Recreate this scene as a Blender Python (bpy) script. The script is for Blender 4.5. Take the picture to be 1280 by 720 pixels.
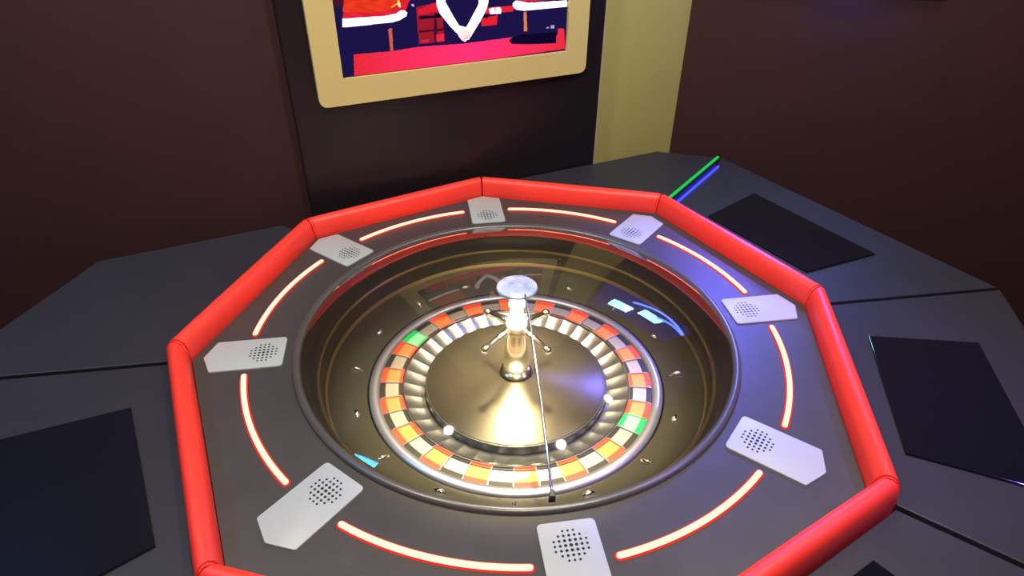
import bpy, bmesh, math, random
from mathutils import Vector, Matrix
random.seed(4)
sc = bpy.context.scene
for o in list(bpy.data.objects): bpy.data.objects.remove(o, do_unlink=True)
R = math.radians
S = 0.52            # one design unit (radius of the light-strip circle) in metres
TZ = 0.78           # height of the table top
def W(x, y, z=0.0): return Vector((x * S, y * S, TZ + z * S))
def pol(r, deg, z=0.0): return (r * math.sin(R(deg)), r * math.cos(R(deg)), z)   # azimuth clockwise from the back

# ------------------------------------------------------------------ camera
CAMC = Vector((0, -1.9927, 1.5779))
CF = Vector((-0.00781959, 0.82309009, -0.56785698)); CR = Vector((0.99987428, 0.01426925, 0.00691419)); CU = Vector((-0.01379389, 0.56773152, 0.8230982))
FPX = 818.2
cd = bpy.data.cameras.new('camera'); cam = bpy.data.objects.new('camera', cd); sc.collection.objects.link(cam)
m = Matrix((CR, CU, -CF)).transposed().to_4x4(); m.translation = W(*CAMC); cam.matrix_world = m
cd.sensor_width = 36; cd.lens = 36 * FPX / 1280; cd.clip_start = 0.02
sc.camera = cam
# ------------------------------------------------------------------ world, exposure
w = bpy.data.worlds.new('world'); sc.world = w; w.use_nodes = True
w.node_tree.nodes['Background'].inputs[0].default_value = (0.5, 0.45, 0.6, 1); w.node_tree.nodes['Background'].inputs[1].default_value = 0.02
sc.view_settings.view_transform = 'Standard'; sc.view_settings.look = 'None'; sc.view_settings.gamma = 1; sc.view_settings.exposure = 0
sc.view_settings.use_curve_mapping = False
CEIL = 3.62
# lamps: name, position (design units), colour, watts, disc radius m, aim, spot angle (None = area)
def lamp_light(name, pos, col, watts, size, aim=None, spot=None, blend=0.6, parent=None):
    if spot:
        l = bpy.data.lights.new(name, 'SPOT'); l.spot_size = R(spot); l.spot_blend = blend; l.shadow_soft_size = size
    else:
        l = bpy.data.lights.new(name, 'AREA'); l.shape = 'DISK'; l.size = size * 2
    l.energy = watts; l.color = col
    o = bpy.data.objects.new(name, l); sc.collection.objects.link(o); o.location = W(*pos)
    d = (W(*aim) - W(*pos)) if aim else Vector((0, 0, -1))
    o.rotation_euler = d.to_track_quat('-Z', 'Y').to_euler()
    return o
ADDED_DOWNLIGHTS = [((0.89, -0.61), (1, 0.95, 0.84), 16), ((-1.3, -0.3), (1, 0.93, 0.78), 16), ((1.9, 0.6), (1, 0.9, 0.72), 8), ((0.1, -2.0), (1, 0.93, 0.80), 20)]  # unseen ceiling lamps added to light the table and give glints
ADDED_BLUE = [((-3.5, -0.73), (0.12, 0.25, 1.0), 6)]  # unseen blue lamp added for the cyan reflection at the dome's left
for (x, y), c, p in ADDED_DOWNLIGHTS: lamp_light('downlight_lamp', (x, y, CEIL - 0.05), c, p, 0.045)
for (x, y), c, p in ADDED_BLUE: lamp_light('blue_downlight_lamp', (x, y, CEIL - 0.08), c, p, 0.06)
ADDED_WHEEL_LAMP = (0.0, 1.08, CEIL - 0.06)
lamp_light('wheel_spot_light', ADDED_WHEEL_LAMP, (1, 0.84, 0.50), 720, 0.05, aim=(0.0, -0.20, -0.2), spot=21, blend=0.8)  # unseen spot added for the warm light on the wheel
lamp_light('wheel_fill_spot', (0.5, -1.9, CEIL - 0.06), (1, 0.90, 0.70), 60, 0.03, aim=(0, -0.02, -0.2), spot=19, blend=0.5)  # unseen fill added from the front to brighten wheel and spindle
lamp_light('cap_lamp', (0, 0, 0.193), (1, 0.84, 0.50), 5.0, 0.034).data.spread = R(95)
lamp_light('neon_spot', (1.30, 1.60, 1.24), (0.12, 0.08, 1.0), 60, 0.02, aim=(0.45, 0.0, -0.1), spot=48, blend=0.8)  # unseen blue spot added to colour the right of the cone
lamp_light('blue_wash', (2.6, -0.9, 2.6), (0.25, 0.13, 1.0), 95, 0.05, aim=(0.95, -0.15, 0), spot=40, blend=1.0)  # unseen spot added to wash the right of the table purple

# ------------------------------------------------------------------ helpers
def nt(mat):
    mat.use_nodes = True; return mat.node_tree
def mat(name, col, rough=0.5, metal=0.0, noise=0.0, nscale=30, bump=0.0, bscale=200, emit=None, es=0, spec=0.5, coat=0, aniso=0, col2=None):
    M = bpy.data.materials.new(name); t = nt(M); b = t.nodes['Principled BSDF']
    b.inputs['Base Color'].default_value = (*col, 1); b.inputs['Roughness'].default_value = rough; b.inputs['Metallic'].default_value = metal
    b.inputs['Specular IOR Level'].default_value = spec; b.inputs['Coat Weight'].default_value = coat; b.inputs['Coat Roughness'].default_value = 0.08
    if aniso: b.inputs['Anisotropic'].default_value = aniso
    if emit: b.inputs['Emission Color'].default_value = (*emit, 1); b.inputs['Emission Strength'].default_value = es
    if noise or bump:
        tc = t.nodes.new('ShaderNodeTexCoord')
    if noise:
        n = t.nodes.new('ShaderNodeTexNoise'); n.inputs['Scale'].default_value = nscale; n.inputs['Detail'].default_value = 4
        t.links.new(tc.outputs['Object'], n.inputs['Vector'])
        mx = t.nodes.new('ShaderNodeMix'); mx.data_type = 'RGBA'
        mx.inputs[6].default_value = (*[c * (1 - noise) for c in col], 1); mx.inputs[7].default_value = (*(col2 or [min(1, c * (1 + noise)) for c in col]), 1)
        t.links.new(n.outputs['Fac'], mx.inputs[0]); t.links.new(mx.outputs[2], b.inputs['Base Color'])
    if bump:
        n2 = t.nodes.new('ShaderNodeTexNoise'); n2.inputs['Scale'].default_value = bscale; n2.inputs['Detail'].default_value = 3
        t.links.new(tc.outputs['Object'], n2.inputs['Vector'])
        bp = t.nodes.new('ShaderNodeBump'); bp.inputs['Strength'].default_value = bump; bp.inputs['Distance'].default_value = 0.002
        t.links.new(n2.outputs['Fac'], bp.inputs['Height']); t.links.new(bp.outputs['Normal'], b.inputs['Normal'])
    return M
def emat(name, col, s):
    M = bpy.data.materials.new(name); t = nt(M); t.nodes.clear()
    e = t.nodes.new('ShaderNodeEmission'); e.inputs[0].default_value = (*col, 1); e.inputs[1].default_value = s
    o = t.nodes.new('ShaderNodeOutputMaterial'); t.links.new(e.outputs[0], o.inputs[0]); return M
def clear_mat(name, tint, reflective):
    M = bpy.data.materials.new(name); t = nt(M); t.nodes.clear()
    tr = t.nodes.new('ShaderNodeBsdfTransparent'); tr.inputs[0].default_value = (*tint, 1)
    o = t.nodes.new('ShaderNodeOutputMaterial')
    if not reflective: t.links.new(tr.outputs[0], o.inputs[0]); return M
    g = t.nodes.new('ShaderNodeBsdfGlossy'); g.inputs['Roughness'].default_value = 0.03; g.inputs[0].default_value = (1, 1, 1, 1)
    f = t.nodes.new('ShaderNodeFresnel'); f.inputs[0].default_value = 1.5
    mx = t.nodes.new('ShaderNodeMixShader'); t.links.new(f.outputs[0], mx.inputs[0]); t.links.new(tr.outputs[0], mx.inputs[1]); t.links.new(g.outputs[0], mx.inputs[2])
    t.links.new(mx.outputs[0], o.inputs[0]); return M
def link(name, me, parent=None, mats=(), smooth=False):
    for mm in mats: me.materials.append(mm)
    if smooth:
        for p in me.polygons: p.use_smooth = True
    o = bpy.data.objects.new(name, me); sc.collection.objects.link(o)
    if parent: o.parent = parent
    return o
def build(name, bm, mt, parent=None, smooth=False, angle=None):
    me = bpy.data.meshes.new(name); bmesh.ops.recalc_face_normals(bm, faces=bm.faces[:]); bm.to_mesh(me); bm.free()
    o = link(name, me, parent, mt if isinstance(mt, (list, tuple)) else [mt], smooth or angle is not None)
    if angle is not None: me.set_sharp_from_angle(angle=R(angle))
    return o
def thing(name, loc, label, cat, group=None, rz=0):
    o = bpy.data.objects.new(name, None); sc.collection.objects.link(o); o.location = loc; o.rotation_euler = (0, 0, rz); o.empty_display_size = 0.1
    o['label'] = label; o['category'] = cat
    if group: o['group'] = group
    bpy.context.view_layer.update()
    return o
def prism(bm, pts, z0, z1, bevel=0, segs=2, mi=0):
    """closed outline pts (x,y) extruded z0..z1; coordinates as given"""
    lo = [bm.verts.new((x, y, z0)) for x, y in pts]; hi = [bm.verts.new((x, y, z1)) for x, y in pts]; n = len(pts)
    fs = [bm.faces.new(lo[::-1]), bm.faces.new(hi)] + [bm.faces.new((lo[i], lo[(i + 1) % n], hi[(i + 1) % n], hi[i])) for i in range(n)]
    for f in fs: f.material_index = mi
    if bevel:
        bmesh.ops.recalc_face_normals(bm, faces=fs)
        es = [e for e in fs[1].edges]; bmesh.ops.bevel(bm, geom=es, offset=bevel, segments=segs, affect='EDGES', profile=0.5)
    return fs
def lathe(bm, prof, seg=128, closed=False, zfun=None, mi=0):
    """prof: list of (r, z) in metres. closed joins last to first."""
    rings = []
    for (r, z) in prof:
        if r < 1e-6: rings.append([bm.verts.new((0, 0, z))]); continue
        rings.append([bm.verts.new((r * math.sin(2 * math.pi * i / seg), r * math.cos(2 * math.pi * i / seg), z)) for i in range(seg)])
    pairs = list(zip(rings, rings[1:])) + ([(rings[-1], rings[0])] if closed else [])
    for a, b in pairs:
        for i in range(seg):
            j = (i + 1) % seg
            if len(a) == 1 and len(b) == 1: continue
            if len(a) == 1: f = bm.faces.new((a[0], b[i], b[j]))
            elif len(b) == 1: f = bm.faces.new((a[i], b[0], a[j]))
            else: f = bm.faces.new((a[i], b[i], b[j], a[j]))
            f.material_index = mi
def u(prof): return [(r * S, z * S) for r, z in prof]
def tube(bm, pts, r, seg=10, taper=None):
    pts = [Vector(p) for p in pts]; rings = []; n = len(pts)
    for i, p in enumerate(pts):
        d = (pts[min(i + 1, n - 1)] - pts[max(i - 1, 0)]).normalized()
        a = d.orthogonal().normalized() if i == 0 else (pa - d * pa.dot(d)).normalized()
        pa = a; b = d.cross(a); rr = taper[i] if taper else r
        rings.append([bm.verts.new(p + (a * math.cos(2 * math.pi * k / seg) + b * math.sin(2 * math.pi * k / seg)) * rr) for k in range(seg)])
    for A, B in zip(rings, rings[1:]):
        for k in range(seg): bm.faces.new((A[k], A[(k + 1) % seg], B[(k + 1) % seg], B[k]))
    bm.faces.new(rings[0][::-1]); bm.faces.new(rings[-1])
def sector(bm, r0, r1, a0, a1, z0, z1, n=24, ztop_in=None, mi=0):
    """ring sector slab, radii in metres, degrees azimuth"""
    cols = []
    for i in range(n + 1):
        a = R(a0 + (a1 - a0) * i / n); s, c = math.sin(a), math.cos(a)
        zi = ztop_in if ztop_in is not None else z1
        cols.append([bm.verts.new((r0 * s, r0 * c, z0)), bm.verts.new((r1 * s, r1 * c, z0)), bm.verts.new((r1 * s, r1 * c, z1)), bm.verts.new((r0 * s, r0 * c, zi))])
    fs = []
    for A, B in zip(cols, cols[1:]):
        for k in range(4): fs.append(bm.faces.new((A[k], A[(k + 1) % 4], B[(k + 1) % 4], B[k])))
    fs += [bm.faces.new(cols[0]), bm.faces.new(cols[-1][::-1])]
    for f in fs: f.material_index = mi
def roundpoly(pts, rad, seg=5):
    out = []; n = len(pts)
    for i in range(n):
        p = Vector(pts[i]); a = (Vector(pts[i - 1]) - p); b = (Vector(pts[(i + 1) % n]) - p)
        r = rad[i] if isinstance(rad, (list, tuple)) else rad
        if r <= 0: out.append(tuple(p)); continue
        A = p + a.normalized() * r; B = p + b.normalized() * r
        for k in range(seg + 1):
            t = k / seg; q = A * (1 - t) ** 2 + p * 2 * t * (1 - t) + B * t * t; out.append((q.x, q.y))
    return out

# ------------------------------------------------------------------ materials
M_top = mat('table_laminate', (0.050, 0.046, 0.045), 0.42, noise=0.22, nscale=16, bump=0.15, bscale=500, spec=0.35)
M_desk = mat('desk_laminate', (0.028, 0.025, 0.032), 0.45, noise=0.15, nscale=12, bump=0.1, bscale=500, spec=0.35)
M_cab = mat('cabinet_black', (0.012, 0.011, 0.013), 0.5)
M_red = mat('red_vinyl', (0.95, 0.045, 0.028), 0.42, noise=0.08, nscale=10, bump=0.12, bscale=300)
M_plate = mat('grey_plate', (0.40, 0.42, 0.41), 0.42, noise=0.03, nscale=40)
M_hole = mat('dark_hole', (0.01, 0.01, 0.01), 0.8)
M_core = emat('strip_core', (1.0, 0.22, 0.14), 5.5)
M_glow = emat('strip_edge', (1.0, 0.018, 0.012), 1.5)
M_green = emat('green_led', (0.02, 0.9, 0.12), 0.7)
M_blueled = emat('blue_led', (0.05, 0.06, 1.0), 2.0)
M_bezel = mat('bezel_grey', (0.10, 0.10, 0.095), 0.3, metal=0.4)
M_bowl = mat('bowl_bronze', (0.085, 0.077, 0.052), 0.32, metal=0.5, noise=0.15, nscale=8)
M_wall_in = mat('bowl_wall_dark', (0.045, 0.04, 0.035), 0.3, metal=0.2)
M_gold = mat('gold_trim', (0.50, 0.40, 0.19), 0.3, metal=0.9)
M_silver = mat('polished_silver', (0.45, 0.45, 0.52), 0.28, metal=0.8)
M_chrome = mat('chrome', (0.92, 0.90, 0.86), 0.08, metal=1.0)
M_flute = mat('fluted_silver', (0.42, 0.42, 0.42), 0.26, metal=0.95)
M_cone = mat('brushed_bronze_cone', (0.080, 0.068, 0.050), 0.33, metal=0.8, noise=0.1, nscale=10, aniso=0.65)
M_cone.node_tree.nodes['Principled BSDF'].inputs['Anisotropic Rotation'].default_value = 0.25
_t = M_cone.node_tree; _g = _t.nodes.new('ShaderNodeTangent'); _g.direction_type = 'RADIAL'; _g.axis = 'Z'; _t.links.new(_g.outputs[0], _t.nodes['Principled BSDF'].inputs['Tangent'])
M_skirt = mat('dark_skirt', (0.02, 0.02, 0.018), 0.35)
M_brass = mat('brass', (0.90, 0.78, 0.50), 0.16, metal=1.0)
M_cellr = mat('red_cell', (0.95, 0.26, 0.08), 0.38, metal=0.6, noise=0.15, nscale=60, coat=0.5)
M_cellb = mat('pale_cell', (0.44, 0.38, 0.31), 0.38, metal=0.75, noise=0.15, nscale=60, coat=0.4)
M_cellg = mat('green_cell', (0.20, 0.85, 0.28), 0.30, noise=0.1, nscale=60, coat=0.4)
M_mr = mat('red_marker', (0.85, 0.05, 0.015), 0.35); M_mb = mat('black_marker', (0.015, 0.014, 0.013), 0.35); M_mg = mat('green_marker', (0.0, 0.42, 0.08), 0.35)
M_glass = clear_mat('dome_glass', (0.98, 0.98, 0.98), True); M_glass_in = clear_mat('dome_glass_inner', (0.985, 0.985, 0.98), False)
M_panel = mat('panel_black', (0.013, 0.009, 0.012), 0.38, spec=0.4)
M_cream = mat('frame_cream', (0.70, 0.56, 0.23), 0.5, noise=0.04, nscale=5)
M_khaki = mat('wall_khaki', (0.46, 0.385, 0.115), 0.75, noise=0.06, nscale=4, bump=0.1, bscale=60)
M_burg = mat('wall_burgundy', (0.045, 0.012, 0.012), 0.7, noise=0.15, nscale=6, bump=0.2, bscale=80)
M_carpet = mat('carpet_dark', (0.025, 0.016, 0.018), 0.95, noise=0.5, nscale=25, bump=0.6, bscale=900)
M_ceil = mat('ceiling_dark', (0.10, 0.09, 0.07), 0.8, noise=0.05)
M_black = mat('black_plastic', (0.015, 0.015, 0.016), 0.3)
M_touch = mat('dark_touch_glass', (0.006, 0.006, 0.010), 0.06, spec=0.6)

# ------------------------------------------------------------------ the setting
AZ = 64.0
A0 = Vector((0.44, 1.609, 0)); E1 = Vector((math.sin(R(AZ)), math.cos(R(AZ)), 0)); N1 = Vector((E1.y, -E1.x, 0))   # N1 points into the room
def on_panel(e, off=0.0, z=0.0): p = A0 + E1 * e + N1 * off; return Vector((p.x, p.y, z))
FZ = -TZ / S
def wall(name, p, q, m_, thick=0.1, z0=FZ, z1=CEIL):
    p = Vector(p[:2]); q = Vector(q[:2]); d = (q - p).normalized(); n = Vector((d.y, -d.x)); c = Vector((0, -0.5))
    if n.dot(c - p) > 0: n = -n
    bm = bmesh.new(); pts = [p, q, q + n * thick, p + n * thick]
    prism(bm, [(a.x * S, a.y * S) for a in pts], TZ + z0 * S, TZ + z1 * S)
    o = build(name, bm, m_); o['kind'] = 'structure'; return o
PL = on_panel(-1.615, -0.062); PR = on_panel(0.60, -0.062)
QL = PL + Vector((math.sin(R(-108)), math.cos(R(-108)), 0)) * 4.2
QR = PR + Vector((math.sin(R(103)), math.cos(R(103)), 0)) * 4.2
wall('wall_back', PL, PR, M_khaki); wall('wall_left', PL, QL, M_burg); wall('wall_right', PR, QR, M_burg)
QL2 = Vector((QL.x, -4.5, 0)); QR2 = Vector((QR.x, -4.5, 0))
wall('wall_left_side', QL, QL2, M_burg); wall('wall_right_side', QR, QR2, M_burg); wall('wall_front', QL2, QR2, M_burg)
def slab(name, z0, z1, m_):
    bm = bmesh.new(); pts = [PL, PR, QR, QR2, QL2, QL]
    prism(bm, [(a.x * S, a.y * S) for a in pts], z0, z1); o = build(name, bm, m_); o['kind'] = 'structure'
slab('floor', -0.06, 0.0, M_carpet); slab('ceiling', TZ + CEIL * S, TZ + CEIL * S + 0.06, M_ceil)

# ------------------------------------------------------------------ display panel with screen
pn = thing('display_panel', W(*on_panel(-0.8, 0)) - Vector((0, 0, TZ)), 'tall black panel with a cream framed video screen behind the roulette table', 'screen', rz=math.pi / 2 - R(AZ))
PH = TZ      # local z 0 = floor; local x along the panel, local y away from the room
def lx(e): return (e + 0.8) * S
def xz_prism(pts, y0, y1, name, mt, parent, bevel=0.0, holes=None):
    bm = bmesh.new()
    lo = [bm.verts.new((x, y0, z)) for x, z in pts]; hi = [bm.verts.new((x, y1, z)) for x, z in pts]; n = len(pts)
    front = bm.faces.new(lo); bm.faces.new(hi[::-1])
    for i in range(n): bm.faces.new((lo[i], lo[(i + 1) % n], hi[(i + 1) % n], hi[i]))
    if bevel: bmesh.ops.bevel(bm, geom=front.edges[:], offset=bevel, segments=2, affect='EDGES')
    return build(name, bm, mt, parent)
zt = TZ + 1.78 * S
xz_prism([(lx(-1.63), 0.0), (lx(0.0), 0.0), (lx(0.0), zt), (lx(-1.63), zt)], 0.0, 0.03, 'panel_board', M_panel, pn, 0.003)
e_ = xz_prism([(lx(0.0) + 0.0005, 0.0), (lx(0.0) + 0.005, 0.0), (lx(0.0) + 0.005, zt), (lx(0.0) + 0.0005, zt)], 0.004, 0.031, 'edge_trim', mat('edge_trim', (0.5, 0.42, 0.28), 0.4), pn)
FO = (-1.515, 0.548, -0.118, 1.475); FI = (-1.394, 0.668, -0.237, 1.352)
def zz(v): return TZ + v * S
bm = bmesh.new()
oo = roundpoly([(lx(FO[0]), zz(FO[1])), (lx(FO[2]), zz(FO[1])), (lx(FO[2]), zz(FO[3])), (lx(FO[0]), zz(FO[3]))], 0.022, 6)
ii = [(lx(FI[0]), zz(FI[1])), (lx(FI[2]), zz(FI[1])), (lx(FI[2]), zz(FI[3])), (lx(FI[0]), zz(FI[3]))]
# ring between the rounded outline and the inner opening
def ring(bm, outer, inner_pts, y):
    ov = [bm.verts.new((x, y, z)) for x, z in outer]; iv = [bm.verts.new((x, y, z)) for x, z in inner_pts]
    k = len(outer) // 4
    for c in range(4):
        seq = ov[c * k:(c + 1) * k]
        for a, b in zip(seq, seq[1:]): bm.faces.new((a, b, iv[c]))
        bm.faces.new((ov[(c + 1) * k - 1], ov[((c + 1) * k) % len(ov)], iv[(c + 1) % 4], iv[c]))
    return ov, iv
fo, fi = ring(bm, oo, ii, -0.016); bo, bi = ring(bm, oo, ii, -0.0005)
for L1, L2 in ((fo, bo), (fi, bi)):
    for i in range(len(L1)): bm.faces.new((L1[i], L1[(i + 1) % len(L1)], L2[(i + 1) % len(L1)], L2[i]))
frame = build('screen_frame', bm, M_cream, pn, angle=40)
xz_prism([(ii[0][0] + .0005, ii[0][1] + .0005), (ii[1][0] - .0005, ii[1][1] + .0005), (ii[2][0] - .0005, ii[2][1] - .0005), (ii[3][0] + .0005, ii[3][1] - .0005)], -0.006, -0.0008, 'screen_housing', M_black, pn)

# the moving picture: a flat display whose cells carry the colours shown on it
def px_panel(uv, off=0.0):
    D = CF + CR * ((uv[0] - 640) / FPX) - CU * ((uv[1] - 360) / FPX)
    t = (A0 + N1 * off - CAMC).dot(N1) / D.dot(N1); X = CAMC + D * t
    return ((X - A0).dot(E1), X.z)
SO = 0.014
def P(*pts): return [px_panel(p, SO) for p in pts]
navy = (0.010, 0.006, 0.055); blk = (0.004, 0.002, 0.02); white = (1.6, 1.35, 1.6); skin = (1.3, 0.75, 0.72); redm = (0.45, 0.012, 0.03)
PIC = [
 (P((520, 9), (548, 2), (553, 20), (556, 52), (524, 55), (521, 25)), (0.30, 0.010, 0.022)),
 (P((522, 12), (545, 3), (549, 14), (523, 19)), (0.62, 0.012, 0.03)),
 (P((524, 20), (552, 19), (552, 22), (524, 24)), blk), (P((543, 17), (550, 16), (551, 22), (544, 23)), blk),
 (P((524, 38), (556, 35), (556, 38), (524, 41)), (0.06, 0.004, 0.02)), (P((542, 24), (546, 24), (547, 52), (543, 53)), (0.06, 0.004, 0.02)),
 (P((545, 43), (555, 42), (555, 51), (546, 52)), (0.75, 0.02, 0.05)), (P((526, 50), (536, 49), (536, 53), (526, 53)), (0.55, 0.02, 0.05)),
 (P((600, 10), (642, 7), (642, 14), (600, 19)), (0.70, 0.015, 0.035)),
 (P((601, 23), (622, 19), (621, 31), (602, 33)), (0.70, 0.012, 0.025)),
 (P((603, 18), (610, 17), (610, 22), (603, 23)), blk),
 (P((438, -60), (514, -62), (512, 0), (507, 13), (500, 14), (490, 19), (428, 25)), (0.66, 0.014, 0.030)),
 (P((438, -60), (492, -62), (496, 0), (488, 12), (462, 16), (428, 14)), (0.72, 0.035, 0.012)),
 (P((488, 9), (496, 4), (498, -8), (500, -8), (499, 4), (491, 9)), (1.2, 0.55, 0.03)), (P((497, 4), (500, 3), (501, 9), (498, 9)), (1.3, 0.8, 0.5)),
 (P((428, 23.5), (438, 22.7), (480, 20), (495, 17), (501, 13), (506, 13), (509, 16), (508, 20), (500, 25), (490, 28), (470, 30), (438, 33.5), (428, 34)), white),
 (P((514, 5), (517, 5), (518, 8), (515, 8)), (0.6, 0.4, 0.8)),
 (P((645, 3), (712, -2), (716, -60), (650, -62)), (0.72, 0.015, 0.04)),
 (P((641, 4), (644, 1), (648, 1), (660, 3.5), (708, 0.5), (712, 8), (680, 11), (656, 13.5), (645, 12), (641, 8)), white),
 (P((485, 37), (488, 35), (490, 36), (491.5, 63), (488, 63.5)), (0.55, 0.10, 0.05)),
 (P((654.5, 15), (658, 15), (659, 39), (655, 39)), (0.65, 0.20, 0.06)),
 (P((611, 12), (614, 10), (625, 9), (627, 12), (626, 17), (613, 18)), (1.1, 0.95, 1.0)), (P((618.6, 9), (619.4, 9), (619.6, 18), (618.8, 18)), (0.2, 0.1, 0.15)),
 (P((688.5, 31.5), (693, 31.5), (693, 35.5), (688.5, 35.5)), (0.35, 0.35, 0.45)), (P((683, 34), (686, 33.5), (686, 35.5), (683, 35.5)), (0.3, 0.3, 0.4)),
 # floor of red carpet shown on the screen
 (P((442, 68), (489, 64), (523, 58.5), (580, 54.5), (640, 46.5), (650, 45), (697, 44), (697, 36), (700, 35.5), (705, 36), (706.5, 61), (600, 76), (443, 97)), 'grad'),
 (P((636, 51), (640, 47), (650, 43), (696, 40), (695, 54), (660, 55.5), (640, 55)), blk),
 # person: dark clothing, bare arms meeting in clasped hands
 (P((546, -90), (610, -92), (614, 0), (600, 30), (584, 44), (572, 38), (556, 14)), navy),
 (P((545, -10), (556, -10), (557, 3), (562, 12), (567, 21), (574, 32), (581, 33.5), (590, 40), (586, 50), (578, 47), (570, 40.5), (561, 31), (550, 17), (546, 8)), white),
 (P((599, -10), (611, -10), (610.5, 2), (608, 12), (600, 27), (590, 43), (583, 47), (577, 40), (584, 32), (592, 17), (598, 6)), white),
 (P((572, 40), (580, 36), (590, 39), (589.5, 45), (585, 49), (581.5, 52.5), (577, 50), (573, 45)), skin),
 (P((579.6, 47), (588.5, 43.4), (588.7, 44), (580, 47.6)), (0.55, 0.25, 0.28)), (P((579, 49), (586, 46.3), (586, 46.9), (579.4, 49.6)), (0.55, 0.25, 0.28)),
]
# hidden above the photograph: shoulders, head and hair of the presenter
cE = px_panel((584, 0), SO)[0]
def circ(cx, cz, rx, rz, n=18): return [(cx + rx * math.cos(2 * math.pi * k / n), cz + rz * math.sin(2 * math.pi * k / n)) for k in range(n)]
PIC += [([(cE - .13, 1.0), (cE + .13, 1.0), (cE + .12, 1.12), (cE + .05, 1.16), (cE - .05, 1.16), (cE - .12, 1.12)], navy), (circ(cE, 1.24, .055, .08), (0.02, 0.01, 0.01)), (circ(cE, 1.225, .038, .052), skin), ([(cE - .02, 1.13), (cE + .02, 1.13), (cE + .018, 1.19), (cE - .018, 1.19)], skin)]
def inside(x, y, poly):
    c = False; n = len(poly)
    for i in range(n):
        x1, y1 = poly[i]; x2, y2 = poly[i - 1]
        if (y1 > y) != (y2 > y) and x < (x2 - x1) * (y - y1) / (y2 - y1) + x1: c = not c
    return c
NX, NZ = 560, 170
se0, sz0, se1, sz1 = FI[0] + 0.004, FI[1] + 0.004, FI[2] - 0.004, FI[3] - 0.004
zs = [sz0 + (0.97 - sz0) * k / 190 for k in range(191)] + [0.97 + (sz1 - 0.97) * k / 40 for k in range(1, 41)]
NZ = len(zs) - 1
cols = [[navy if 0.67 < zs[j] < 0.97 else (0.05, 0.006, 0.02) for i in range(NX)] for j in range(NZ)]
for poly, c in PIC:
    ex = [p[0] for p in poly]; ez = [p[1] for p in poly]
    i0 = max(0, int((min(ex) - se0) / (se1 - se0) * NX) - 1); i1 = min(NX, int((max(ex) - se0) / (se1 - se0) * NX) + 2)
    for j in range(NZ):
        z = 0.5 * (zs[j] + zs[j + 1])
        if z < min(ez) or z > max(ez): continue
        for i in range(i0, i1):
            e = se0 + (se1 - se0) * (i + 0.5) / NX
            if inside(e, z, poly):
                if c == 'grad':
                    t = (e - se0) / (se1 - se0); k = max(0, 1 - abs(t - 0.55) / 0.5)
                    cols[j][i] = (0.72 + 0.30 * k, 0.022 + 0.008 * k, 0.035 + 0.13 * k)
                elif len(poly) > 4 and c[0] > .6 and c[1] < .05:
                    q = 1 + 0.13 * math.sin(e * 70 + 3 * math.sin(z * 60)) * math.sin(z * 90 + e * 25); cols[j][i] = (c[0] * q, c[1] * q * q, c[2] * q)
                else: cols[j][i] = c
verts = [(lx(se0 + (se1 - se0) * i / NX), 0.0, zz(zs[j])) for j in range(NZ + 1) for i in range(NX + 1)]
faces = [(j * (NX + 1) + i, j * (NX + 1) + i + 1, (j + 1) * (NX + 1) + i + 1, (j + 1) * (NX + 1) + i) for j in range(NZ) for i in range(NX)]
me = bpy.data.meshes.new('screen'); me.from_pydata(verts, [], faces)
at = me.attributes.new('picture', 'FLOAT_COLOR', 'FACE')
at.data.foreach_set('color', [v for j in range(NZ) for i in range(NX) for v in (*cols[j][i], 1.0)])
M_scr = bpy.data.materials.new('screen_picture'); t = nt(M_scr); t.nodes.clear()
an = t.nodes.new('ShaderNodeAttribute'); an.attribute_name = 'picture'; em = t.nodes.new('ShaderNodeEmission'); em.inputs[1].default_value = 1.15
ou = t.nodes.new('ShaderNodeOutputMaterial'); t.links.new(an.outputs['Color'], em.inputs[0]); t.links.new(em.outputs[0], ou.inputs[0])
so = link('screen', me, pn, [M_scr]); so.location = (0, -0.0075, 0)
so['label'] = 'lit video screen showing clasped bare arms before red seats'

# ------------------------------------------------------------------ the roulette table
PHI = -9.47
tb = thing('roulette_table', (0, 0, 0), 'dark octagonal roulette table with red padded rim, light strips and grey speaker plates', 'table')
RH = 0.838 * S; RO = 1.186 * S
bm = bmesh.new(); seg = 160
VR = [1.168, 1.212, 1.20, 1.275, 1.285, 1.275, 1.20, 1.18]
octo = [(RO * math.sin(R(PHI + 45 * k)), RO * math.cos(R(PHI + 45 * k))) for k in range(8)]
def vdir(k): a = R(PHI + 45 * k); return Vector((math.sin(a), math.cos(a)))
def oct_r(a, off=0.0):   # distance from the centre to the octagon's edge at azimuth a
    k = int(math.floor(((a - PHI) % 360) / 45)) % 8; A = vdir(k) * (VR[k] + off); B = vdir((k + 1) % 8) * (VR[(k + 1) % 8] + off)
    d = Vector((math.sin(R(a)), math.cos(R(a)))); e = B - A; nn = Vector((e.y, -e.x)); return A.dot(nn) / d.dot(nn)
inn, out, inb, outb = [], [], [], []
angs = sorted(set([round(i * 360 / seg + PHI, 4) for i in range(seg)]))
for a in angs:
    s, c = math.sin(R(a)), math.cos(R(a)); ro = oct_r(a, -0.004) * S
    inn.append(bm.verts.new((RH * s, RH * c, TZ))); out.append(bm.verts.new((ro * s, ro * c, TZ)))
    inb.append(bm.verts.new((RH * s, RH * c, TZ - 0.05))); outb.append(bm.verts.new((ro * s, ro * c, TZ - 0.05)))
n = len(angs)
for i in range(n):
    j = (i + 1) % n
    for a, b in ((inn, out), (out, outb), (outb, inb), (inb, inn)): bm.faces.new((a[i], b[i], b[j], a[j]))
build('table_top', bm, M_top, tb)
bm = bmesh.new(); rb = 1.10 * S
prism(bm, [(rb * math.sin(R(PHI + 45 * k)), rb * math.cos(R(PHI + 45 * k))) for k in range(8)], 0.0, TZ - 0.20); 
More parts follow.
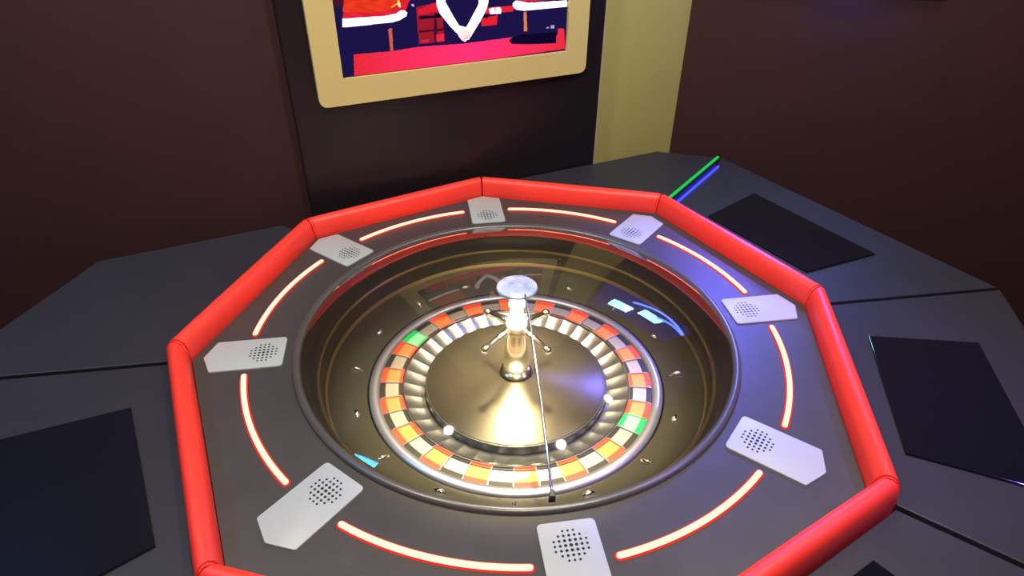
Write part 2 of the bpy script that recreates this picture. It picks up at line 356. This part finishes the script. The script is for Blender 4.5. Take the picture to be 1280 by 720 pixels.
prism(bm, [(rb * 1.02 * math.sin(R(PHI + 45 * k)), rb * 1.02 * math.cos(R(PHI + 45 * k))) for k in range(8)], 0.0, 0.08)
build('table_base', bm, M_cab, tb)
bm = bmesh.new(); lathe(bm, [(1.0 * S, TZ - 0.202), (1.0 * S, TZ - 0.048), (0.97 * S, TZ - 0.048), (0.97 * S, TZ - 0.202)], 48, closed=True); build('table_skirt', bm, M_cab, tb, angle=40)
# cushions: one padded bolster to a side
CS = [(1.0995, -0.10), (1.0985, 0.0), (1.101, 0.045), (1.109, 0.076), (1.122, 0.092), (1.138, 0.096), (1.152, 0.088), (1.162, 0.068), (1.166, 0.03), (1.166, -0.10)]
t225 = math.tan(R(22.5)); NV = 10
for ks in range(8):
    bm = bmesh.new(); rows = []; k2 = (ks + 1) % 8; D0, D1 = vdir(ks), vdir(k2)
    side = (D1 * VR[k2] - D0 * VR[ks]).normalized(); outn = Vector((-side.y, side.x)); outn = outn if outn.dot(D0 + D1) > 0 else -outn
    for iv in range(NV + 1):
        f = -1 + 2 * iv / NV; row = []
        for (nn, z) in CS:
            dn = (nn - 1.0995) * 1.082; A = D0 * (VR[ks] + dn) + side * 0.0035; B = D1 * (VR[k2] + dn) - side * 0.0035
            e = 1 - 0.012 * abs(f) ** 12 * (1 if z > 0 else 0); p = A.lerp(B, (f + 1) / 2)
            if z > 0: p = p + outn * (0.004 * (1 - f * f) * (-1 if nn < 1.13 else 0.3))
            row.append(bm.verts.new((p.x * S, p.y * S, TZ + z * e * S)))
        rows.append(row)
    for A, B in zip(rows, rows[1:]):
        for k in range(len(CS)):
            l = (k + 1) % len(CS); bm.faces.new((A[k], A[l], B[l], B[k]))
    bm.faces.new(rows[0]); bm.faces.new(rows[-1][::-1])
    ends = [e for e in bm.edges if (set(e.verts) <= set(rows[0]) or set(e.verts) <= set(rows[-1])) and all(v.co.z > TZ for v in e.verts)]
    bmesh.ops.bevel(bm, geom=ends, offset=0.003, segments=2, affect='EDGES')
    cu = build('cushion', bm, M_red, tb, smooth=True); cu.data.set_sharp_from_angle(angle=R(55))
def side_copy(o, k, az, parent=tb, z=TZ):
    c = o if k == 0 else o.copy()
    if k: sc.collection.objects.link(c); c.parent = parent
    c.location = (0, 0, z); c.rotation_euler = (0, 0, -R(az)); return c
# speaker plates with their pattern of holes
bm = bmesh.new()
prism(bm, [(v * S, r * S) for r, v in [(q[1], q[0]) for q in roundpoly([(-0.083, 0.868), (0.083, 0.868), (0.083, 1.085), (0.062, 1.075), (0, 1.086), (-0.062, 1.075), (-0.083, 1.085)][:2] + [(0.084, 1.120), (0.0, 1.155), (-0.084, 1.120)], [0.016, 0.016, 0.006, 0.006, 0.006], 5)]], 0.0002, 0.0035, 0.0008, 2)
sp = build('speaker_plate', bm, M_plate, tb, angle=30)
bm = bmesh.new(); spc = 0.0150
for j, cnt in enumerate((3, 5, 7, 7, 7, 5, 3)):
    for i in range(cnt):
        x = (i - (cnt - 1) / 2) * spc; y = 0.944 + (j - 3) * spc; d2 = math.hypot(x, y - 0.944); r = 0.0056 - 0.0022 * (d2 / 0.055)
        n = 8; prism(bm, [((x + r * math.cos(2 * math.pi * k / n)) * S, (y + r * math.sin(2 * math.pi * k / n)) * S) for k in range(n)], 0.0030, 0.0037)
hm = build('speaker_holes', bm, M_hole, sp); hm['kind'] = 'stuff'
for k in range(8):
    c = side_copy(sp, k, PHI + 45 * k)
    if k: h = hm.copy(); sc.collection.objects.link(h); h.parent = c
# red light strips, each an arc let into the top with a bright diffuser
def strip(bm, hw, z0, z1):
    a0, a1, n = 6.95, 38.05, 28; L = []
    def pt(r, a): return (r * S * math.sin(a), r * S * math.cos(a))
    for i in range(n + 1): L.append(pt(1 + hw, R(a0 + (a1 - a0) * i / n)))
    for i in range(1, 8): t = math.pi * i / 8; L.append(pt(1 + hw * math.cos(t), R(a1) + hw * math.sin(t)))
    for i in range(n + 1): L.append(pt(1 - hw, R(a1 + (a0 - a1) * i / n)))
    for i in range(1, 8): t = math.pi * i / 8; L.append(pt(1 - hw * math.cos(t), R(a0) - hw * math.sin(t)))
    lo = [bm.verts.new((x, y, z0)) for x, y in L]; hi = [bm.verts.new((x, y, z1)) for x, y in L]; m_ = len(L)
    for i in range(m_): bm.faces.new((lo[i], lo[(i + 1) % m_], hi[(i + 1) % m_], hi[i]))
    for V in (lo, hi):
        f = bm.faces.new(V); bmesh.ops.triangulate(bm, faces=[f])
bm = bmesh.new(); strip(bm, 0.0130, 0.0001, 0.0018)
ls = build('light_strip', bm, M_glow, tb)
bm = bmesh.new(); strip(bm, 0.0085, 0.0015, 0.0042); df = build('diffuser', bm, M_core, ls, angle=40); df['label'] = 'glowing white core of the red light strip'
for k in range(8):
    c = side_copy(ls, k, PHI + 45 * k)
    if k: h = df.copy(); sc.collection.objects.link(h); h.parent = c

# ------------------------------------------------------------------ the wheel
wh = thing('roulette_wheel', (0, 0, TZ), 'roulette wheel with red, pale and green pockets and a chrome spindle under the glass dome', 'roulette wheel')
bm = bmesh.new(); lathe(bm, u([(0.837, -0.03), (0.837, 0.008), (0.833, 0.014), (0.822, 0.017), (0.812, 0.012), (0.806, 0.0), (0.806, -0.03)]), 160, closed=True)
build('bezel', bm, M_bezel, wh, angle=50)
bm = bmesh.new(); lathe(bm, u([(0.805, -0.005), (0.797, -0.055), (0.782, -0.085), (0.764, -0.098), (0.758, -0.102), (0.826, -0.102), (0.826, -0.031), (0.8055, -0.031)]), 160, closed=False); build('bowl_wall', bm, M_wall_in, wh, angle=50)
bm = bmesh.new(); lathe(bm, u([(0.767, -0.097), (0.762, -0.0925), (0.756, -0.097), (0.757, -0.104), (0.766, -0.104)]), 160, closed=True); build('rim_ring', bm, M_gold, wh, angle=50)
bm = bmesh.new(); lathe(bm, u([(0.765, -0.103), (0.760, -0.125), (0.753, -0.150), (0.746, -0.166), (0.735, -0.178), (0.66, -0.205), (0.597, -0.236), (0.592, -0.262), (0.592, -0.30), (0.77, -0.30)]), 160, closed=True); build('bowl', bm, M_bowl, wh, angle=45)
bm = bmesh.new(); lathe(bm, u([(0.751, -0.168), (0.746, -0.160), (0.739, -0.166), (0.738, -0.178), (0.750, -0.178)]), 160, closed=True); build('track_ring', bm, M_gold, wh, angle=50)
# 16 deflectors, alternately along and across the slope
bm = bmesh.new(); L_, w_, h_ = 0.026 * S, 0.012 * S, 0.014 * S
bmesh.ops.create_uvsphere(bm, u_segments=12, v_segments=8, radius=1)
for v in bm.verts:
    x, y, z = v.co; k = 1 - 0.35 * abs(y); v.co = Vector((x * w_ * k, y * L_, z * h_ * k))
dfl = build('deflector', bm, M_chrome, wh, smooth=True)
for k in range(16):
    c = dfl if k == 0 else dfl.copy()
    if k: sc.collection.objects.link(c); c.parent = wh
    az = 22.5 * k; p = pol(0.645, az, -0.2095); c.location = Vector(p) * S
    tilt = math.atan2(0.033, 0.075)
    c.rotation_euler = (Matrix.Rotation(-R(az), 4, 'Z') @ Matrix.Rotation(tilt, 4, 'X') @ Matrix.Rotation(R(90) if k % 2 else 0, 4, 'Z')).to_euler()
bm = bmesh.new(); p = Vector(pol(0.752, 16, -0.150)) * S; tube(bm, [p, p + Vector((0.0, -0.004, 0.018))], 0.003, 10); build('ball_sensor', bm, M_brass, wh, angle=40)  # small brass peg on the ball track
# rotor
bm = bmesh.new(); lathe(bm, u([(0.590, -0.262), (0.590, -0.240), (0.586, -0.233), (0.572, -0.229), (0.556, -0.231), (0.550, -0.236), (0.5475, -0.243), (0.5475, -0.262)]), 160, closed=True); build('rotor_rim', bm, M_silver, wh, angle=50)
bm = bmesh.new(); lathe(bm, u([(0.0, -0.298), (0.46, -0.298), (0.461, -0.2625), (0.572, -0.2625), (0.572, -0.31), (0.0, -0.31)]), 96); build('rotor_plate', bm, M_skirt, wh)
dp = 360 / 38
def pocket_mesh(mk, ce):
    bm = bmesh.new(); g = 0.30; h = dp / 2 - 0.04
    sector(bm, 0.526 * S, 0.547 * S, -h, h, -0.261 * S, -0.242 * S, 3, -0.243 * S, 0)
    sector(bm, 0.474 * S, 0.526 * S, -h, h, -0.261 * S, -0.2445 * S, 3, -0.2475 * S, 1)
    sector(bm, 0.462 * S, 0.474 * S, -h, h, -0.261 * S, -0.2435 * S, 3, -0.245 * S, 0)
    me = bpy.data.meshes.new('pocket'); bmesh.ops.recalc_face_normals(bm, faces=bm.faces[:]); bm.to_mesh(me); bm.free(); me.materials.append(mk); me.materials.append(ce); return me
PM = {'r': pocket_mesh(M_mr, M_cellr), 'b': pocket_mesh(M_mb, M_cellb), 'g': pocket_mesh(M_mg, M_cellg)}
Z0 = 118.7
for k in range(38):
    c = 'g' if k in (0, 19) else ('b' if (k % 2 == 1) == (k < 19) else 'r')
    o = link('pocket', PM[c], wh); o.rotation_euler = (0, 0, -R(Z0 + dp * k))
    o['label'] = {'g': 'green pocket of the wheel', 'r': 'red pocket of the wheel', 'b': 'pale pocket with black ends'}[c]
# frets between pockets
bm = bmesh.new()
fr = [(0.545, -0.2405), (0.535, -0.2385), (0.48, -0.2400), (0.464, -0.2425), (0.464, -0.25), (0.545, -0.25)]
for s in (-1, 1): pass
L = [bm.verts.new((-0.0016 * S, r * S, z * S)) for r, z in fr]; Rr = [bm.verts.new((0.0016 * S, r * S, z * S)) for r, z in fr]
bm.faces.new(L); bm.faces.new(Rr[::-1])
for i in range(6): bm.faces.new((L[i], L[(i + 1) % 6], Rr[(i + 1) % 6], Rr[i]))
ft = build('fret', bm, M_silver, wh)
for k in range(38):
    c = ft if k == 0 else ft.copy()
    if k: sc.collection.objects.link(c); c.parent = wh
    c.rotation_euler = (0, 0, -R(Z0 + dp * (k + 0.5)))
bm = bmesh.new(); lathe(bm, u([(0.462, -0.262), (0.462, -0.240), (0.459, -0.2365), (0.455, -0.237), (0.452, -0.243), (0.452, -0.262)]), 128, closed=True); build('inner_rim', bm, M_chrome, wh, angle=50)
# pleated cups sloping down to the cone, one object each
bm = bmesh.new()
def cup(bm):
    NA, NR = 6, 5; g = []
    for i in range(NA + 1):
        t = i / NA; a = (t - 0.5) * dp; row = []
        for j in range(NR + 1):
            q = j / NR; r = 0.452 - (0.452 - 0.368) * q
            dep = 0.007 * math.sin(math.pi * t) ** 1.0 * (0.25 + 0.75 * math.sin(math.pi * min(1, q * 0.9 + 0.1)))
            row.append(bm.verts.new((r * S * math.sin(R(a)), r * S * math.cos(R(a)), (-0.243 - 0.036 * q - dep) * S)))
        g.append(row)
    for A, B in zip(g, g[1:]):
        for j in range(NR): bm.faces.new((A[j], A[j + 1], B[j + 1], B[j]))
cup(bm); cp = build('pocket_cup', bm, M_flute, wh, smooth=True)
if cp.data.polygons[0].normal.z < 0: cp.data.flip_normals()
for k in range(38):
    c = cp if k == 0 else cp.copy()
    if k: sc.collection.objects.link(c); c.parent = wh
    c.rotation_euler = (0, 0, -R(Z0 + dp * k))
bm = bmesh.new(); lathe(bm, u([(0.367, -0.296), (0.369, -0.250), (0.366, -0.246), (0.360, -0.245), (0.30, -0.296)]), 128, closed=True); build('cone_skirt', bm, M_skirt, wh, angle=50)
bm = bmesh.new(); lathe(bm, u([(0.3615, -0.249), (0.360, -0.243), (0.354, -0.2405), (0.26, -0.230), (0.15, -0.215), (0.05, -0.2035), (0.0, -0.20)]), 128); build('cone', bm, M_cone, wh, angle=50)
# spindle
bm = bmesh.new(); lathe(bm, u([(0.0, -0.20), (0.064, -0.202), (0.067, -0.195), (0.060, -0.186), (0.050, -0.182), (0.052, -0.165), (0.050, -0.12), (0.043, -0.07), (0.034, -0.03), (0.030, -0.01), (0.036, 0.0), (0.036, 0.010), (0.0, 0.012)]), 48); build('spindle', bm, M_brass, wh, angle=35)
bm = bmesh.new(); lathe(bm, u([(0.0, 0.008), (0.034, 0.010), (0.040, 0.022), (0.040, 0.045), (0.034, 0.066), (0.026, 0.085), (0.024, 0.105), (0.030, 0.122), (0.031, 0.136), (0.024, 0.150), (0.010, 0.157), (0.0, 0.158)]), 48); kn = build('spindle_knob', bm, mat('pale_chrome', (0.95, 0.92, 0.85), 0.22, metal=0.45), wh, angle=35); kn['label'] = 'bright chrome knob on the brass spindle'
bm = bmesh.new(); d0 = []
pts = [Vector((0, r * S, z * S)) for r, z in ((0.03, 0.026), (0.08, 0.020), (0.125, 0.012), (0.150, 0.006), (0.158, 0.004))]
tube(bm, pts, 0.01, 12, taper=[0.016 * S, 0.014 * S, 0.012 * S, 0.0105 * S, 0.009 * S])
ret = bmesh.ops.create_uvsphere(bm, u_segments=14, v_segments=9, radius=0.017 * S); bmesh.ops.translate(bm, verts=ret['verts'], vec=(0, 0.165 * S, 0.003 * S))
arm = build('spindle_arm', bm, M_chrome, wh, smooth=True)
for k in range(4):
    c = arm if k == 0 else arm.copy()
    if k: sc.collection.objects.link(c); c.parent = wh
    c.rotation_euler = (0, 0, -R(45 + 90 * k))

# ------------------------------------------------------------------ glass dome with chrome cap and wiper rod
da, dh = 0.806, 0.190; DR = (da * da + dh * dh) / (2 * dh); DC = dh - DR
def dz(r): return DC + math.sqrt(DR * DR - r * r)
bm = bmesh.new(); outp = [(da * k / 40, dz(da * k / 40) + 0.014) for k in range(41)]; th = 0.007
lathe(bm, u(outp), 128, mi=0); lathe(bm, u([(r, z - th) for r, z in outp[:-1]] + [(da, outp[-1][1] - th)]), 128, mi=1)
dome = build('glass_dome', bm, [M_glass, M_glass_in], wh, smooth=True); dome['label'] = 'clear shallow glass dome over the wheel'; dm = dome
for p in dome.data.polygons:
    if p.normal.z < 0 and p.material_index == 0: p.flip()
dz0 = dz(0) + 0.014
bm = bmesh.new(); lathe(bm, u([(0.0, dz0 - 0.003), (0.074, dz0 - 0.004), (0.077, dz0 + 0.002), (0.074, dz0 + 0.007), (0.060, dz0 + 0.011), (0.03, dz0 + 0.014), (0.0, dz0 + 0.015)]), 64)
bm2 = bmesh.new(); lathe(bm2, u([(0.052, dz0 - 0.0045), (0.068, dz0 - 0.0045), (0.068, dz0 - 0.0075), (0.052, dz0 - 0.0075)]), 48, closed=True)
M_cap = mat('cap_chrome_blue', (0.07, 0.11, 0.50), 0.14, metal=0.5, noise=0.7, nscale=38, coat=0.8, col2=(0.40, 0.50, 0.80)); cap = build('dome_cap', bm, M_cap, dm, angle=40); cap['label'] = 'round bluish chrome cap at the dome centre'; build('cap_light_ring', bm2, emat('cap_led', (1, .85, .55), 12), dm)
bm = bmesh.new(); fa = math.degrees(math.atan2(0.116, -0.779)); pts = []
p0 = Vector((0.018, 0.045)); p1 = Vector((0.108, -0.785))
for k in range(25):
    q = p0.lerp(p1, k / 24); r = q.length; pts.append(Vector((q.x, q.y, dz(min(r, 0.805)) + 0.022)) * S)
tube(bm, pts, 0.0042 * S, 10); rod = build('wiper_rod', bm, mat('rod_steel', (0.40, 0.40, 0.46), 0.18, metal=1.0), dm, angle=50); rod['label'] = 'slim steel rod from cap to dome edge'
bm = bmesh.new(); prism(bm, [(x * S, y * S) for x, y in [(0.098, -0.800), (0.118, -0.798), (0.115, -0.775), (0.101, -0.777)]], 0.012 * S, 0.040 * S, 0.0012); build('rod_clamp', bm, M_black, dm)

# ------------------------------------------------------------------ player stations round the table
def clip(poly, p, n):     # keep the side where (x - p).n >= 0
    out = []
    for i in range(len(poly)):
        a, b = Vector(poly[i]), Vector(poly[(i + 1) % len(poly)]); da_, db = (a - p).dot(n), (b - p).dot(n)
        if da_ >= 0: out.append(a)
        if (da_ > 0) != (db > 0) and abs(da_ - db) > 1e-9: out.append(a + (b - a) * (da_ / (da_ - db)))
    return out
def inward(p, q, off):
    p = Vector(p[:2]); q = Vector(q[:2]); d = (q - p).normalized(); n = Vector((d.y, -d.x))
    if n.dot(Vector((0, -0.5)) - p) < 0: n = -n
    return p + n * off, n
CL = [inward(PL, QL, 0.03), inward(PR, QR, 0.03), (Vector(on_panel(0, 0.012)[:2]), Vector(N1[:2]))]
LAB = {0: 'dark grey desk wedged between the khaki wall and the red padded rim', 1: 'dark player desk behind the red rim with green lit edge, right of the khaki wall', 2: 'dark player desk at the far right of the wheel',
       3: 'dark player desk at the lower right corner of the picture', 5: 'dark player desk at the lower left corner of the picture', 6: 'dark player desk at the left, next to the black panel'}
for k in (0, 1, 2, 3, 5, 6):
    az = PHI + 22.5 + 45 * k; nv = Vector((math.sin(R(az)), math.cos(R(az)))); tv = Vector((nv.y, -nv.x))
    def loc(n_, v_): return nv * n_ + tv * v_
    def outline(n0, n1, m_, cl=CL):
        k2 = (k + 1) % 8; off = 0.080; ia = vdir(k) * (VR[k] + off) + tv * m_ * (1 if (vdir(k2) - vdir(k)).dot(tv) > 0 else -1); ib = vdir(k2) * (VR[k2] + off) - tv * m_ * (1 if (vdir(k2) - vdir(k)).dot(tv) > 0 else -1)
        if (ib - ia).dot(tv) < 0: ia, ib = ib, ia
        q = [ia, ib, loc(n1, n1 * t225 - m_), loc(n1, -(n1 * t225 - m_))]
        for i, (p, n_) in enumerate(cl):
            if k in (2, 3, 5): break
            if i == 0 and k not in (6,): continue
            if i == 1 and k not in (0, 1): continue
            if i == 2 and k not in (0,): 
                if k != 6: continue
            q = clip(q, p, n_)
        return q
    q = outline(1.172, 1.935, 0.010)
    c = sum(q, Vector((0, 0))) / len(q)
    st = thing('player_desk', (c.x * S, c.y * S, 0), LAB[k], 'desk')
    def rel(pts, shrink=0): return [((p.x - c.x) * S * (1 - shrink), (p.y - c.y) * S * (1 - shrink)) for p in pts]
    bm = bmesh.new(); prism(bm, rel(q), TZ - 0.035, TZ - 0.001, 0.002); build('desk_top', bm, M_desk, st)
    bm = bmesh.new(); prism(bm, rel(q, 0.06), 0.0, TZ - 0.036); build('cabinet', bm, M_cab, st)
    if k in (1, 2, 3, 5):
        ts = [loc(1.32, -0.30), loc(1.32, 0.30), loc(1.72, 0.36), loc(1.72, -0.36)]
        bm = bmesh.new(); prism(bm, rel(ts), TZ - 0.0012, TZ + 0.004, 0.001); build('touch_panel', bm, M_touch, st)
    if k == 1:
        r0 = outline(1.185, 1.80, 0.012)[0]; dirv = Vector((math.sin(R(PHI + 45)), math.cos(R(PHI + 45))))
        nn = Vector((dirv.y, -dirv.x)); a = dirv * 1.30 + nn * 0.016; b = dirv * 1.95 + nn * 0.016
        for pp in CL[1:2]:
            pass
        bm = bmesh.new(); prism(bm, rel([a, b, b + nn * 0.014, a + nn * 0.014]), TZ - 0.0005, TZ + 0.028); build('divider', bm, M_black, st)
        bm = bmesh.new(); prism(bm, rel([a + nn * .001, b + nn * .001, b + nn * 0.013, a + nn * 0.013]), TZ + 0.0282, TZ + 0.033); build('green_strip', bm, M_green, st)
        bm = bmesh.new(); prism(bm, rel([a + nn * .017, b + nn * .017, b + nn * 0.026, a + nn * 0.026]), TZ - 0.0005, TZ + 0.005); build('blue_strip', bm, M_blueled, st)

# ------------------------------------------------------------------ blue neon wall light, unseen, invented for the blue reflection in the dome
dR = (QR - PR).normalized(); nR = Vector((dR.y, -dR.x, 0)); nR = nR if nR.dot(Vector((0, -1, 0))) > 0 else -nR
def on_right(s, off, z): p = PR + dR * s + nR * off; return Vector((p.x, p.y, z))
nb = on_right(0.62, 0.0, 1.25)
ne = thing('neon_light', W(*nb), 'blue neon wall light with two bright bars and arched tubes', 'lamp')
def relw(v): return W(*v) - W(*nb)
bm = bmesh.new()
bp = [on_right(0.06, 0, 0.93), on_right(1.25, 0, 0.93), on_right(1.25, 0, 1.66), on_right(0.06, 0, 1.66)]
fr_ = [bm.verts.new(relw(p + nR * 0.035)) for p in bp]; bk = [bm.verts.new(relw(p + nR * 0.002)) for p in bp]
bm.faces.new(fr_); bm.faces.new(bk[::-1])
for i in range(4): bm.faces.new((fr_[i], fr_[(i + 1) % 4], bk[(i + 1) % 4], bk[i]))
build('backlit_board', bm, emat('blue_board', (0.05, 0.04, 1.0), 0.8), ne)
M_cy = emat('cyan_bar', (0.35, 0.85, 1.0), 22.0); M_bl = emat('blue_tube', (0.05, 0.12, 1.0), 40.0)
for s0, z0 in ((0.26, 1.27), (0.64, 1.14)):
    bm = bmesh.new(); pts = [on_right(s0, 0.04, z0), on_right(s0 + 0.27, 0.04, z0), on_right(s0 + 0.24, 0.04, z0 + 0.19), on_right(s0 - 0.03, 0.04, z0 + 0.19)]
    f1 = [bm.verts.new(relw(p + nR * 0.03)) for p in pts]; f2 = [bm.verts.new(relw(p)) for p in pts]
    bm.faces.new(f1); bm.faces.new(f2[::-1])
    for i in range(4): bm.faces.new((f1[i], f1[(i + 1) % 4], f2[(i + 1) % 4], f2[i]))
    build('bright_bar', bm, M_cy, ne)
for a_, b_, zb, hh in ((0.45, 1.22, 1.12, -0.14), (0.80, 1.22, 1.16, -0.06)):
    bm = bmesh.new(); tube(bm, [relw(on_right(a_ + (b_ - a_) * i / 20, 0.06, zb + hh * math.sin(math.pi * i / 20))) for i in range(21)], 0.010, 8); build('arched_tube', bm, M_bl, ne)

# ------------------------------------------------------------------ ceiling downlights, made up to account for light and glints
def added_downlight(x, y, col, label, group):
    t_ = thing('downlight', W(x, y, CEIL), label, 'ceiling light', group)
    bm = bmesh.new(); lathe(bm, [(0.062, -0.001), (0.062, -0.010), (0.050, -0.014), (0.047, -0.001)], 32, closed=True); build('trim_ring', bm, M_silver, t_, angle=40)
    bm = bmesh.new(); lathe(bm, [(0.0, -0.003), (0.046, -0.003), (0.046, -0.001), (0.0, -0.001)], 32); build('lens', bm, emat('lens', col, 8), t_)
DL = ['round ceiling downlight above the right edge of the wheel', 'round ceiling downlight above the left side of the table', 'round purple tinted ceiling downlight above the right player desk', 'round ceiling downlight above the front of the table']
for ((x, y), c, p), l in zip(ADDED_DOWNLIGHTS, DL): added_downlight(x, y, c, l, 'ceiling downlights')
added_downlight(ADDED_WHEEL_LAMP[0], ADDED_WHEEL_LAMP[1], (1, .86, .55), 'warm ceiling spotlight straight above the roulette wheel', 'ceiling downlights')
added_downlight(0.5, -1.9, (1, .9, .7), 'warm ceiling spotlight above the camera side, aimed at the wheel', 'ceiling downlights')
for (x, y), c, p in ADDED_BLUE:
    t_ = thing('blue_ceiling_light', W(x, y, CEIL), 'three sided blue ceiling light high on the left', 'ceiling light')
    tri = [(0.25 * math.sin(R(a)), 0.25 * math.cos(R(a))) for a in (90, 210, 330)]
    bm = bmesh.new(); prism(bm, [(1.12 * a, 1.12 * b) for a, b in tri], -0.014, -0.001); build('housing', bm, M_black, t_)
    bm = bmesh.new(); prism(bm, tri, -0.024, -0.0145); build('lens', bm, emat('blue_lens', (0.04, 0.45, 1.0), 45), t_)

t_ = thing('hanging_spotlight', W(2.6, -0.9, CEIL), 'blue spotlight hanging from the ceiling on the right', 'ceiling light')  # invented fitting for the added blue wash
bm = bmesh.new(); lathe(bm, [(0.0, -0.001), (0.04, -0.001), (0.04, -0.012), (0.0, -0.012)], 24); build('ceiling_plate', bm, M_black, t_, angle=40)
bm = bmesh.new(); tube(bm, [Vector((0, 0, -0.01)), Vector((0, 0, (2.75 - CEIL) * S))], 0.006, 8); build('stem', bm, M_black, t_, angle=40)
bm = bmesh.new(); d = (W(.95, -.15, 0) - W(2.6, -.9, 2.6)).normalized(); q = W(2.6, -.9, 2.6) - W(2.6, -.9, CEIL); tube(bm, [q - d * 0.13, q - d * 0.055], 0.035, 20); build('lamp_head', bm, M_black, t_, angle=40)
